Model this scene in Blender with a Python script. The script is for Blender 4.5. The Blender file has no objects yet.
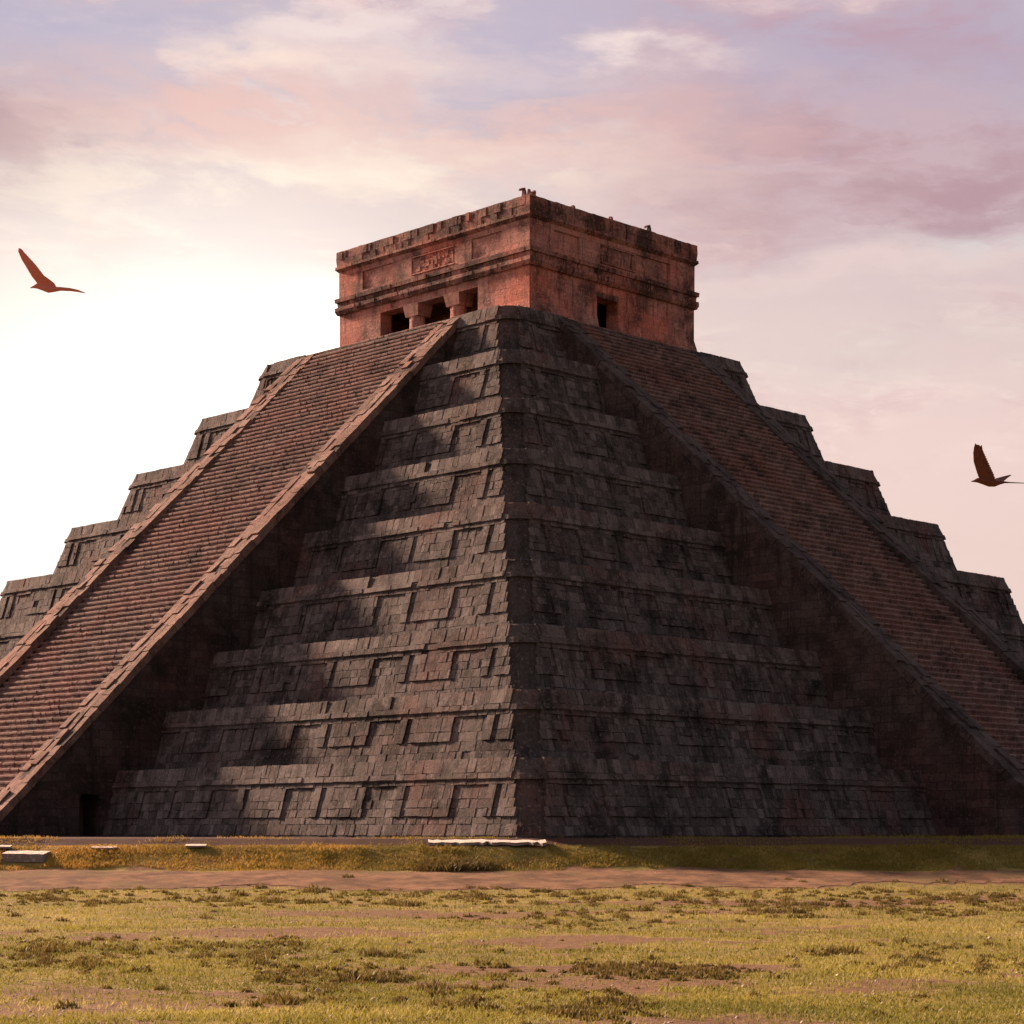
import bpy, math
import numpy as np
from mathutils import Matrix, Vector

rng = np.random.default_rng(7)
S = bpy.context.scene
COL = S.collection
R_ = math.radians

# ------------------------------------------------------------------ camera numbers
CAM = np.array([69.8613, -73.1222, 0.209])
YAW, PITCH = 0.813522, -0.0084734
FOC, PPX, PPY = 2056.37, 397.36, 846.59
FWD = np.array([-math.sin(YAW), math.cos(YAW), 0.0])
RGT = np.array([math.cos(YAW), math.sin(YAW), 0.0])
SUN_BACK, SUN_EL = 41.0, 22.0            # degrees: sun to the left, this far behind the pyramid's plane; elevation


def world(s, d, z):                      # lateral / forward distance from the camera, height
    s, d, z = np.broadcast_arrays(np.asarray(s, float), np.asarray(d, float), np.asarray(z, float))
    return CAM[:2][None] * np.array([[1, 1]]) + s.reshape(-1, 1) * RGT[:2] + d.reshape(-1, 1) * FWD[:2], z.reshape(-1)


def wpt(s, d, z):
    p = CAM + s * RGT + d * FWD
    return Vector((p[0], p[1], z))


# ------------------------------------------------------------------ helpers
def tag(o, label=None, cat=None, group=None, kind=None):
    if label: o['label'] = label
    if cat: o['category'] = cat
    if group: o['group'] = group
    if kind: o['kind'] = kind
    return o


def empty(name, loc, label, cat, group=None):
    o = bpy.data.objects.new(name, None)
    o.location = loc
    o.empty_display_size = 0.5
    COL.objects.link(o)
    return tag(o, label, cat, group)


def root_offset(p):
    return p.location.copy() if p.type == 'EMPTY' else Vector((0, 0, 0))   # meshes carry world coordinates


def link(name, me, mat, parent=None):
    o = bpy.data.objects.new(name, me)
    if mat: me.materials.append(mat)
    COL.objects.link(o)
    if parent is not None:
        o.parent = parent
        o.matrix_parent_inverse = Matrix.Translation(-root_offset(parent))
    return o


class MB:
    """collects faces, builds one mesh with a per-face 'tint' value"""
    def __init__(self):
        self.v, self.f, self.t, self.n = [], [], [], 0

    def add(self, verts, faces, tint=0.5):
        verts = np.asarray(verts, float).reshape(-1, 3)
        self.v.append(verts)
        for f in faces:
            self.f.append(tuple(i + self.n for i in f))
            self.t.append(tint)
        self.n += len(verts)

    def hexa(self, c8, tint=0.5, skip_back=False):
        """c8: 4 back corners then 4 front corners, counter-clockwise seen from the front"""
        fs = [(4, 5, 6, 7), (0, 4, 7, 3), (1, 2, 6, 5), (3, 7, 6, 2), (0, 1, 5, 4)]
        if not skip_back: fs.append((3, 2, 1, 0))
        self.add(c8, fs, tint)

    def box(self, x0, x1, y0, y1, z0, z1, tint=0.5):
        self.hexa([(x0, y1, z0), (x1, y1, z0), (x1, y1, z1), (x0, y1, z1),
                   (x0, y0, z0), (x1, y0, z0), (x1, y0, z1), (x0, y0, z1)], tint)

    def build(self, name, mat, parent=None, smooth=False):
        me = bpy.data.meshes.new(name)
        me.from_pydata(np.concatenate(self.v).tolist(), [], self.f)
        a = me.attributes.new('tint', 'FLOAT', 'FACE')
        a.data.foreach_set('value', np.asarray(self.t, np.float32))
        if smooth:
            me.polygons.foreach_set('use_smooth', [True] * len(me.polygons))
        me.update()
        return link(name, me, mat, parent)


def np_mesh(name, V, F, mat, parent=None, attrs=None, smooth=False):
    """V (n,3), F (m,k) uniform polygons; attrs name -> per-point values"""
    me = bpy.data.meshes.new(name)
    V = np.asarray(V, np.float32); F = np.asarray(F, np.int32)
    m, k = F.shape
    me.vertices.add(len(V)); me.vertices.foreach_set('co', V.ravel())
    me.loops.add(m * k); me.loops.foreach_set('vertex_index', F.ravel())
    me.polygons.add(m)
    me.polygons.foreach_set('loop_start', np.arange(0, m * k, k, dtype=np.int32))
    me.update(calc_edges=True)
    me.validate()
    for nm, val in (attrs or {}).items():
        a = me.attributes.new(nm, 'FLOAT', 'POINT')
        a.data.foreach_set('value', np.asarray(val, np.float32))
    if smooth:
        me.polygons.foreach_set('use_smooth', [True] * m)
    return link(name, me, mat, parent)


def vnoise(x, y, seed=0):
    xi = np.floor(x).astype(np.int64); yi = np.floor(y).astype(np.int64)
    fx = x - xi; fy = y - yi
    fx = fx * fx * (3 - 2 * fx); fy = fy * fy * (3 - 2 * fy)
    def h(i, j):
        n = (i * 374761393 + j * 668265263 + seed * 974711) & 0x7fffffff
        n = ((n ^ (n >> 13)) * 1274126177) & 0x7fffffff
        return ((n ^ (n >> 16)) & 0xffff) / 65535.0
    a, b, c, d = h(xi, yi), h(xi + 1, yi), h(xi, yi + 1), h(xi + 1, yi + 1)
    return (a * (1 - fx) + b * fx) * (1 - fy) + (c * (1 - fx) + d * fx) * fy


def fbm(x, y, seed=0, oct=4):
    t, a, w = 0, 0.5, 0
    for k in range(oct):
        t = t + a * vnoise(x * 2 ** k, y * 2 ** k, seed + k * 17); w += a; a *= .55
    return t / w


# ------------------------------------------------------------------ node helpers
class NT:
    def __init__(self, tree):
        self.t = tree; self.N = tree.nodes; self.L = tree.links

    def new(self, typ, **kw):
        n = self.N.new(typ)
        for k, v in kw.items(): setattr(n, k, v)
        return n

    def put(self, sock, v):
        if isinstance(v, bpy.types.NodeSocket): self.L.new(v, sock)
        elif isinstance(v, (tuple, list)) and sock.type == 'RGBA' and len(v) == 3: sock.default_value = (*v, 1)
        else: sock.default_value = v

    def m(self, op, a, b=None, c=None, clamp=False):
        n = self.new('ShaderNodeMath', operation=op, use_clamp=clamp)
        self.put(n.inputs[0], a)
        if b is not None: self.put(n.inputs[1], b)
        if c is not None: self.put(n.inputs[2], c)
        return n.outputs[0]

    def vm(self, op, a, b=None):
        n = self.new('ShaderNodeVectorMath', operation=op)
        self.put(n.inputs[0], a)
        if b is not None: self.put(n.inputs[1], b)
        return n.outputs['Value'] if op == 'DOT_PRODUCT' else n.outputs['Vector']

    def mix(self, f, a, b, blend='MIX'):
        n = self.new('ShaderNodeMix', data_type='RGBA', blend_type=blend)
        self.put(n.inputs[0], f); self.put(n.inputs[6], a); self.put(n.inputs[7], b)
        return n.outputs[2]

    def ramp(self, x, lo, hi, a=0.0, b=1.0):
        n = self.new('ShaderNodeMapRange', interpolation_type='SMOOTHSTEP')
        for i, v in enumerate((x, lo, hi, a, b)): self.put(n.inputs[i], v)
        return n.outputs[0]

    def noise(self, vec, scale, detail=4, rough=.55, dist=0.0):
        n = self.new('ShaderNodeTexNoise')
        self.put(n.inputs['Vector'], vec)
        n.inputs['Scale'].default_value = scale; n.inputs['Detail'].default_value = detail
        n.inputs['Roughness'].default_value = rough; n.inputs['Distortion'].default_value = dist
        return n.outputs['Fac']

    def scale(self, vec, s):
        n = self.new('ShaderNodeMapping')
        self.put(n.inputs['Vector'], vec); n.inputs['Scale'].default_value = s
        return n.outputs[0]

    def attr(self, name):
        return self.new('ShaderNodeAttribute', attribute_name=name).outputs['Fac']

    def combine(self, x, y, z):
        n = self.new('ShaderNodeCombineXYZ')
        for i, v in enumerate((x, y, z)): self.put(n.inputs[i], v)
        return n.outputs[0]


def material(name):
    m = bpy.data.materials.new(name); m.use_nodes = True
    t = NT(m.node_tree); t.N.clear()
    out = t.new('ShaderNodeOutputMaterial')
    b = t.new('ShaderNodeBsdfPrincipled')
    t.L.new(b.outputs[0], out.inputs['Surface'])
    b.inputs['Specular IOR Level'].default_value = .25
    pos = t.new('ShaderNodeNewGeometry').outputs['Position']
    return m, t, b, out, pos


def bump(t, b, h, strength, dist):
    n = t.new('ShaderNodeBump')
    n.inputs['Strength'].default_value = strength; n.inputs['Distance'].default_value = dist
    t.L.new(h, n.inputs['Height']); t.L.new(n.outputs[0], b.inputs['Normal'])


def stone(name, lo, hi, stain, stain_lo=.46, stain_hi=.64, streak=.5, warm=None, rough=.92, tintw=1.0, course=None, warm_lo=.42, sfreq=1.6):
    """weathered limestone: every block its own tone, lichen blotches, rain streaks"""
    m, t, b, out, pos = material(name)
    tint = t.attr('tint')
    n1 = t.noise(pos, 1.7, 5, .6)
    f = t.m('ADD', t.m('MULTIPLY', tint, .75 * tintw), t.m('MULTIPLY', n1, 1 - .75 * tintw))
    c = t.mix(f, lo, hi)
    if warm is not None:
        c = t.mix(t.ramp(t.noise(pos, .35, 4, .55), warm_lo, warm_lo + .2), c, t.mix(.75, c, warm))
    if course:                                            # coursed masonry showing through the plaster
        sp_ = t.new('ShaderNodeSeparateXYZ'); t.L.new(pos, sp_.inputs[0])
        bk_ = t.new('ShaderNodeTexBrick'); bk_.offset = .5; bk_.squash = 1
        wob_ = t.m('MULTIPLY', t.m('SUBTRACT', t.noise(pos, 1.3, 3), .5), .22)
        t.L.new(t.combine(t.m('ADD', t.m('ADD', sp_.outputs[0], sp_.outputs[1]), wob_), t.m('ADD', sp_.outputs[2], wob_), 0), bk_.inputs['Vector'])
        for k_, v_ in (('Scale', 1.0), ('Mortar Size', .018), ('Mortar Smooth', .6), ('Bias', 0), ('Brick Width', course[0]), ('Row Height', course[1])): bk_.inputs[k_].default_value = v_
        bk_.inputs['Color1'].default_value = (.55, .55, .55, 1); bk_.inputs['Color2'].default_value = (1.15, 1.15, 1.15, 1); bk_.inputs['Mortar'].default_value = (.35, .35, .35, 1)
        c = t.mix(t.m('MULTIPLY', t.noise(pos, .9, 4), course[2], clamp=True), c, bk_.outputs['Color'], 'MULTIPLY')
    blot = t.ramp(t.noise(pos, .55, 6, .68, .3), stain_lo, stain_hi)
    stv = t.ramp(t.noise(t.scale(pos, (1.7, 1.7, .16)), sfreq, 5, .65), .5, .68)
    c = t.mix(t.m('MULTIPLY', blot, .85), c, stain)
    c = t.mix(t.m('MULTIPLY', stv, streak), c, stain)
    fine = t.noise(pos, 9, 6, .72)
    c = t.mix(t.ramp(fine, .52, .68, 0, .62), c, stain)
    c = t.mix(t.ramp(fine, .30, .45, .55, 0), c, tuple(min(1, x * 1.7) for x in hi))
    t.L.new(c, b.inputs['Base Color'])
    b.inputs['Roughness'].default_value = rough
    h = t.m('ADD', t.m('MULTIPLY', t.noise(pos, 5, 7, .7), .6), t.m('MULTIPLY', t.noise(pos, 22, 4, .7), .4))
    bump(t, b, h, 1.0, .10)
    return m


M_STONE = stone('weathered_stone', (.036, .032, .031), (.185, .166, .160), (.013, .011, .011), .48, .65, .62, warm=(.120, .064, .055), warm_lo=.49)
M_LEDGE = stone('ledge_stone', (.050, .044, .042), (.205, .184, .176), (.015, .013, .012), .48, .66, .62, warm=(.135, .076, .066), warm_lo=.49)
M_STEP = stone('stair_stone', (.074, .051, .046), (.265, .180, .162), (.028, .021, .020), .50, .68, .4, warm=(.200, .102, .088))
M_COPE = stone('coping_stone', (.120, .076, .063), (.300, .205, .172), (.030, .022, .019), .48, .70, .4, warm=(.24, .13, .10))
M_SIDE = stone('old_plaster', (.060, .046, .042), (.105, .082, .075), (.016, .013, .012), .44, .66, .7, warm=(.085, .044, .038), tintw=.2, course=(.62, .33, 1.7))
M_RED = stone('red_plaster', (.33, .150, .128), (.60, .340, .290), (.055, .030, .028), .45, .66, .62, warm=(.62, .190, .130), tintw=.2, course=(.75, .38, 1.1), warm_lo=.45, sfreq=2.4)
M_CORN = stone('stained_cornice', (.20, .098, .084), (.50, .275, .230), (.026, .018, .017), .40, .60, .95, warm=(.44, .16, .125), tintw=.6, sfreq=3.0)
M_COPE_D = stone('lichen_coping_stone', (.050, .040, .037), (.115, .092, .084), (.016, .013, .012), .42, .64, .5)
M_SLAB = stone('slab_painted_shade', (.13, .11, .095), (.86, .78, .67), (.30, .25, .20), .66, .85, .05)
M_PALE = stone('pale_limestone', (.55, .47, .38), (.80, .72, .60), (.22, .17, .13), .6, .8, .1)

# ------------------------------------------------------------------ stepped pyramid
Z = [0, 2.411, 4.740, 7.194, 9.829, 12.381, 14.985, 17.602, 20.306, 22.945]
H = [27.65, 26.882, 24.528, 22.155, 19.782, 17.424, 15.171, 12.927, 10.623, 8.381]
TAL = .3188
RC = .62                                  # radius of the rounded corners
SW, SM = 5.494, 1.261                     # half width of a staircase, width of a balustrade
S0, S1, SZ = 33.128, 7.870, 23.445        # crest line of the balustrade


def outline(h, r, n=6):
    pts = []
    for cx, cy, a0 in ((1, -1, -90), (1, 1, 0), (-1, 1, 90), (-1, -1, 180)):
        for k in range(n + 1):
            a = R_(a0 + 90 * k / n)
            pts.append((cx * (h - r) + r * math.cos(a), cy * (h - r) + r * math.sin(a)))
    return np.array(pts)


def ring_body(mb, prof, r, tint=.5, cap=True, wob=0.0):
    """loft a rounded square through (half size, z) pairs"""
    rings = [np.column_stack([outline(h, r), np.full(28, z)]) for h, z in prof]
    V = np.concatenate(rings); F = []
    n = 28
    for i in range(len(prof) - 1):
        for k in range(n):
            F.append((i * n + k, i * n + (k + 1) % n, (i + 1) * n + (k + 1) % n, (i + 1) * n + k))
    if cap: F.append(tuple((len(prof) - 1) * n + k for k in range(n)))
    mb.add(V, F, tint)


def face_map(side, hf, z0, ht, z1):
    dz, dh = z1 - z0, hf - ht
    sl = math.hypot(dz, dh); ca, sa = dz / sl, dh / sl
    if side == 'L':
        O, U, V, N = np.array([0, -hf, z0]), np.array([1, 0, 0]), np.array([0, sa, ca]), np.array([0, -ca, sa])
    else:
        O, U, V, N = np.array([hf, 0, z0]), np.array([0, 1, 0]), np.array([-sa, 0, ca]), np.array([ca, 0, sa])
    return O, U, V, N, sl, sa


def lay_course(mb, fm, v0, v1, u0, u1, n, wmin, wmax, side, rough=.02, gap=.012, miss=.03, zone=None, skip=None):
    O, U, V, N, sl, sa = fm
    u = u0 + rng.uniform(-.2, 0)
    while u < u1:
        w = rng.uniform(wmin, wmax)
        if rng.random() < .12: w *= 1.6
        a, b = max(u, u0), min(u + w, u1)
        nxt = u + w
        if zone and b - a > .02:
            vm_ = (v0 + v1) / 2
            za_ = zone(a + .004, vm_)
            if zone(b - .004, vm_) != za_:                # stop the stone at the edge of the panel
                lo_, hi_ = a + .004, b - .004
                for _ in range(11):
                    md = (lo_ + hi_) / 2
                    if zone(md, vm_) == za_: lo_ = md
                    else: hi_ = md
                b = hi_; nxt = hi_
        u = nxt
        if b - a < .05: continue
        if skip and skip[0] < a and b < skip[1]: continue
        nn = n + (zone((a + b) / 2, (v0 + v1) / 2) if zone else 0) + rng.normal(0, rough)
        tint = float(np.clip(rng.beta(1.3, 1.7), 0, 1))
        if rng.random() < miss: nn -= .07; tint *= .5
        g = gap * rng.uniform(.4, 1.8)
        A, B, C, D = a + g, b - g, v0 + g * rng.uniform(.3, 1.5), v1 - g * rng.uniform(.3, 1.5)
        j = rng.normal(0, .008, (4, 2)); tn = rng.normal(0, rough * .5, 4)
        uv = np.array([(A, C), (B, C), (B, D), (A, D)]) + j
        if side == 'R': order = [0, 1, 2, 3]
        else: order = [0, 1, 2, 3]
        back = [O + U * p[0] + V * p[1] - N * .16 for p in uv[order]]
        front = [O + U * p[0] + V * p[1] + N * (nn + q) for p, q in zip(uv[order], tn)]
        mb.hexa(back + front, tint, True)


pyr = empty('stepped_pyramid', (0, 0, 0), 'huge grey stone stepped pyramid with nine sloping terraces and steep staircases', 'pyramid')

for k in range(1, 10):
    z0, z1, ht = Z[k - 1], Z[k], H[k]
    hf = ht + TAL * (z1 - z0)
    body, cor = MB(), MB()
    zc = z1 - .66                                         # foot of the cornice
    hc = ht + TAL * .66
    b0 = hf + (TAL * .5 if k == 1 else 0)
    ring_body(body, [(b0 - .025, z0 - (.5 if k == 1 else .02)), (hf - .025, z0), (hc - .025, zc), (ht - .025, z1 - .02)], RC, .0)
    ring_body(cor, [(hc - .05, zc - .002), (hc + .09, zc), (hc + .04, zc + .17), (hc + .0, zc + .18), (ht + .04, z1 - .05), (ht + .0, z1)], RC + .05, .06)
    for side in ('L', 'R'):
        fm = face_map(side, hf, z0, ht, z1)
        sl = fm[4]
        vc = .66 * sl / (z1 - z0)
        npl = .72 if k > 1 else .62                       # height of the plain foot course
        ph = rng.uniform(0, 1)
        period, pw = 4.1, 2.35
        edge = ht - RC - .5
        def zone(u, v, npl=npl, edge=edge, period=period, pw=pw, vc=vc, sl=sl):
            if v < npl or v > sl - vc: return 0.0
            q = (edge - abs(u)) % period                  # counted from the corner inwards
            if q < .35: return .055
            q2 = (q - .35) % period
            if 1.5 < q2 < 1.5 + pw - .35: return .060     # raised panel
            return .060 if v > sl - vc - .17 else -.004     # sunk panel under a thin lintel
        # rows
        edges = [0.0]
        while edges[-1] < npl - .22: edges.append(edges[-1] + rng.uniform(.28, .40))
        edges[-1] = npl
        e2 = [npl]
        top = sl - vc
        while e2[-1] < top - .42: e2.append(e2[-1] + rng.uniform(.26, .40))
        e2 += [top - .17, top]
        if e2[-2] - e2[-3] < .12: e2.pop(-3)
        rows = list(zip(edges[:-1], edges[1:])) + list(zip(e2[:-1], e2[1:]))
        skip = (-SW + .45, SW - .45)
        for v0, v1 in rows:
            half = hf - fm[5] * (v0 + v1) / 2 - RC
            lay_course(body, fm, v0, v1, -half, half, .0, .17, .44, side, .0065, .006, .010, zone, skip)
        half = ht - RC + .1
        lay_course(cor, fm, sl - vc + .0, sl - vc + .2, -half, half, .13, .30, .75, side, .008, .007, .008, None, skip)
        lay_course(cor, fm, sl - vc + .215, sl + .0, -half, half, .085, .20, .48, side, .007, .006, .010, None, skip)
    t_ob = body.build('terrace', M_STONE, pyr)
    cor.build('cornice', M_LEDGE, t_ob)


def stair(side, sw, sm):
    """one staircase: steps, two balustrades, two side walls"""
    def P(u, y, z):                                       # y: signed distance along the flight (negative = outward)
        return (u, y, z) if side == 'L' else (-y, u, z)
    st = MB()
    drop = .52
    slope = SZ / (S0 - S1)
    n = 90
    rise = (Z[9] + .0) / n
    for i in range(n):
        za, zb = i * rise, (i + 1) * rise
        q = zb / Z[9]
        y = (-S0 + drop / slope) * (1 - q) - 8.46 * q
        u = -sw + sm - .05 + rng.uniform(-.3, 0)
        sag = rng.normal(0, .012)
        while u < sw - sm + .05:
            w = rng.uniform(.28, .62)
            a, b = u + .006, min(u + w, sw - sm + .1) - .006
            u += w
            if b - a < .1: continue
            yo = y + rng.normal(0, .0045) + sag * .4; zo = zb + rng.normal(0, .006)
            if rng.random() < .012: yo += .03
            ch = rng.uniform(.05, .07)
            prof = [(yo + .55, za - .03), (yo + .03, za - .03), (yo + .03, zo - .105), (yo + .002, zo - .105), (yo + .002, zo - ch * .7), (yo + ch, zo), (yo + .55, zo)]
            tilt = rng.normal(0, .0045)
            V = [P(a, p[0] + tilt, p[1]) for p in prof] + [P(b, p[0] - tilt, p[1]) for p in prof]
            F = [(i_, i_ + 1, i_ + 8, i_ + 7) for i_ in range(6)] + [(6, 5, 4, 3, 2, 1, 0), (7, 8, 9, 10, 11, 12, 13)]
            if side == 'R': F = [tuple(reversed(f)) for f in F]
            st.add(V, F, float(rng.beta(1.4, 1.4)))
    # solid under the steps
    V = [P(u, y, z) for u in (-sw + sm, sw - sm) for y, z in ((-S0 + drop / slope + .25, -.3), (-8.46 + .25, Z[9] - .3), (-S1 + 3, Z[9] - .3), (-S1 + 3, -.3))]
    st.add(V, [(0, 1, 2, 3), (7, 6, 5, 4), (0, 4, 5, 1), (1, 5, 6, 2)], .1)
    so = st.build('staircase', M_STEP, pyr)
    # direction along the crest
    L = math.hypot(S0 - S1, SZ)
    du, dv = (S0 - S1) / L, SZ / L
    L *= (S0 - 8.50) / (S0 - S1)
    for sg in (-1, 1):
        cp = MB()
        ua, ub = (sw - sm, sw) if sg > 0 else (-sw, -sw + sm)
        rows = [ua, ua + sm * rng.uniform(.3, .4), ua + sm * rng.uniform(.62, .7), ub]
        for r0, r1 in zip(rows[:-1], rows[1:]):
            s = rng.uniform(-.4, 0)
            while s < L:
                w = rng.uniform(.35, .95)
                a, b = max(s, 0) + .01, min(s + w, L) - .01
                s += w
                if b - a < .1: continue
                h = rng.normal(0, .028)
                if rng.random() < .06: h -= .09
                x0, x1 = r0 + .012 + rng.normal(0, .008), r1 - .012 + rng.normal(0, .008)
                if r0 == rows[0]: x0 = r0 - rng.uniform(0, .05)
                if r1 == rows[-1]: x1 = r1 + rng.uniform(0, .05)
                def Q(u, t, hh): return P(u, -S0 + du * t - dv * hh, dv * t + du * hh)
                tl = rng.normal(0, .014, 4)
                c8 = [Q(x0, a, -.3), Q(x1, a, -.3), Q(x1, b, -.3), Q(x0, b, -.3),
                      Q(x0, a, h + tl[0]), Q(x1, a, h + tl[1]), Q(x1, b, h + tl[2]), Q(x0, b, h + tl[3])]
                cp.hexa(c8, float(rng.beta(2.2, 2.2)), True)
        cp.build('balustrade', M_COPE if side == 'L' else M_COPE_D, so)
        # side wall, with the low doorway on the side that faces the corner of the north face
        wl = MB()
        e = .05
        poly = [(-S0 + e * 3, -.6), (-S0 + e, -.06), (-8.45, (S0 - 8.45) * SZ / (S0 - S1) - .06), (-S1 + 2.5, Z[9] - .08), (-S1 + 2.5, -.6)]
        if side == 'L' and sg > 0:
            poly += [(-27.70, -.6), (-27.70, 1.30), (-27.82, 1.50), (-28.60, 1.55), (-28.70, 1.35), (-28.74, -.6)]
        m_ = len(poly)
        uo, ui = (ub - .02, ua + .03) if sg > 0 else (ua + .02, ub - .03)
        V = [P(uo, *p) for p in poly] + [P(ui, *p) for p in poly]
        F = [tuple(range(m_)), tuple(reversed(range(m_, 2 * m_)))]
        F += [(i, i + m_, (i + 1) % m_ + m_, (i + 1) % m_) for i in range(m_)]
        wl.add(V, F, .5)
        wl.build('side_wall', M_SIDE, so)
    return so


stair('L', SW, SM)
stair('R', 5.37, 1.30)

# ------------------------------------------------------------------ temple on the top platform
TX0, TX1, TY0, TY1 = -6.024, 6.976, -5.541, 6.439
ZT = 22.945
tem = empty('temple', ((TX0 + TX1) / 2, (TY0 + TY1) / 2, ZT), 'red plastered flat roofed stone temple on the summit of the pyramid', 'temple')


def slab(mb, off0, z0, off1, z1, tint=.5, seg=.55, jit=.02):
    """ring of stones around the plan: off = how far it stands out"""
    for side in range(4):
        if side == 0: a, b, fx = TX0, TX1, lambda u, o, z: (u, TY0 - o, z)
        if side == 1: a, b, fx = TY0, TY1, lambda u, o, z: (TX1 + o, u, z)
        if side == 2: a, b, fx = -TX1, -TX0, lambda u, o, z: (-u, TY1 + o, z)
        if side == 3: a, b, fx = -TY1, -TY0, lambda u, o, z: (TX0 - o, -u, z)
        e_ = .004
        a, b = a + e_, b - e_
        lo, hi = a - off0, b + off0
        u = lo
        while u < hi - .05:
            w = rng.uniform(seg * .6, seg * 1.5)
            e = min(u + w, hi)
            if hi - e < .15: e = hi
            j = rng.normal(0, jit); jz = rng.normal(0, jit * .5)
            g = .006
            ul, ur = (u if u == lo else u + g), (e if e == hi else e - g)
            # keep corners square
            ul1 = a - off1 if u == lo else ul
            ur1 = b + off1 if e == hi else ur
            jj = j if (u != lo and e != hi) else 0
            c8 = [fx(ul, -.35, z0), fx(ur, -.35, z0), fx(ur1, -.35, z1 + jz), fx(ul1, -.35, z1 + jz),
                  fx(ul, off0 + jj, z0), fx(ur, off0 + jj, z0), fx(ur1, off1 + jj, z1 + jz), fx(ul1, off1 + jj, z1 + jz)]
            mb.hexa(c8, float(np.clip(tint + rng.normal(0, .2), 0, 1)))
            u = e


# lower walls with real openings
WB = -.12                                               # wall face stands this far back
Zw = 25.50
wl = MB()


def wall(side, u0, u1, z0, z1, th=.85, flare=True):
    def off(z): return WB + (.30 * max(0, (24.0 - z) / 1.0) ** 1.5 if flare else 0)
    zs = [z0, z1] if z0 >= 24 else [z0, (z0 + 24) / 2, min(24., z1), z1] if z1 > 24 else [z0, z1]
    for za, zb in zip(zs[:-1], zs[1:]):
        oa, ob = off(za), off(zb)
        if side == 0: f = lambda u, o, z: (u, TY0 - o, z)
        if side == 1: f = lambda u, o, z: (TX1 + o, u, z)
        if side == 2: f = lambda u, o, z: (-u, TY1 + o, z)
        if side == 3: f = lambda u, o, z: (TX0 - o, -u, z)
        a, b = {0: (TX0, TX1), 1: (TY0, TY1), 2: (-TX1, -TX0), 3: (-TY1, -TY0)}[side]
        a, b = a + .004, b - .004
        def uu(u, o): return a - o if u == 'a' else (b + o if u == 'b' else u)
        wl.hexa([f(uu(u0, -th), -th, za), f(uu(u1, -th), -th, za), f(uu(u1, -th), -th, zb), f(uu(u0, -th), -th, zb),
                 f(uu(u0, oa), oa, za), f(uu(u1, oa), oa, za), f(uu(u1, ob), ob, zb), f(uu(u0, ob), ob, zb)], .5)


wall(0, 'a', -2.95, ZT - .1, Zw); wall(0, 3.62, 'b', ZT - .1, Zw)
wall(0, -2.95, 3.62, 25.12, Zw, flare=False)
wall(1, 'a', -.84, ZT - .1, Zw); wall(1, .65, 'b', ZT - .1, Zw); wall(1, -.84, .65, 24.86, Zw, flare=False)
wall(2, 'a', 'b', ZT - .1, Zw); wall(3, 'a', 'b', ZT - .1, Zw)
wl.box(TX0 + .9, TX1 - .9, -1.9, -1.3, ZT - .1, Zw, .3)              # wall between porch and shrine
wl.box(2.6, 3.2, -1.3, TY1 - .9, ZT - .1, Zw, .3)
wall_ob = wl.build('wall', M_RED, tem)

mo = MB()
slab(mo, -.02, 25.50, .06, 25.68, .6, .7, .006); slab(mo, .05, 25.69, .05, 25.86, .5, .5, .008)
slab(mo, -.05, 25.87, -.03, 26.10, .5, .35, .012); slab(mo, .05, 26.11, .07, 26.30, .45, .8, .008)
mo.build('moulding', M_CORN, tem)

fr = MB()
fr.box(TX0 + .17, TX1 - .17, TY0 + .17, TY1 - .17, 25.45, 28.45, .45)


def fr_piece(side, u0, u1, z0, z1, n, th=.12, tint=.5):
    if side == 0: f = lambda u, o, z: (u, TY0 - o, z)
    else: f = lambda u, o, z: (TX1 + o, u, z)
    fr_t.hexa([f(u0, n - th, z0), f(u1, n - th, z0), f(u1, n - th, z1), f(u0, n - th, z1),
               f(u0, n, z0), f(u1, n, z0), f(u1, n, z1), f(u0, n, z1)], tint)


fr_t = fr
recs = {0: [(-4.21, -2.08), (-.76, 2.13), (3.23, 5.14)], 1: [(-3.8, -2.09), (-.63, 1.87), (1.95, 4.47)]}
for side, (a, b) in ((0, (TX0 + .1, TX1 - .1)), (1, (TY0 + .1, TY1 - .1))):
    a, b = a + .004, b - .004
    fr_piece(side, a, b, 27.36, 27.597, -.10, .2, .5)
    fr_piece(side, a, b, 26.32, 26.44, -.10, .2, .45)
    a, b = a + .003, b - .003
    x = a
    for u0, u1 in recs[side]:
        fr_piece(side, x, u0, 26.441, 27.359, -.102, .2, float(rng.uniform(.3, .7)))
        x = u1
    fr_piece(side, x, b, 26.441, 27.359, -.102, .2, float(rng.uniform(.3, .7)))
fr_ob = fr.build('frieze', M_RED, tem)
for side in (0, 1):                                     # carved mask panels
    fr_t = MB()
    u0, u1 = recs[side][1]
    fr_piece(side, u0 + .02, u1 - .02, 26.46, 27.34, -.155, .03, .4)
    nu, nz = 10, 4
    for i in range(nu):
        for j in range(nz):
            if rng.random() < .14: continue
            cu = u0 + .08 + (i + .5) * (u1 - u0 - .16) / nu; cz = 26.5 + (j + .5) * .80 / nz
            w, h = rng.uniform(.05, .16), rng.uniform(.04, .13)
            cu += rng.normal(0, .04); cz = min(27.26, max(26.55, cz + rng.normal(0, .03)))
            fr_piece(side, cu - w, cu + w, cz - h, cz + h, rng.uniform(-.14, -.11), .12, float(rng.uniform(.2, .9)))
    for zz in (26.50, 27.30):
        fr_piece(side, u0 + .04, u1 - .04, zz - .03, zz + .03, -.07, .1, .6)
    fr_t.build('relief_panel', M_RED if side == 0 else M_CORN, fr_ob)

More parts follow.
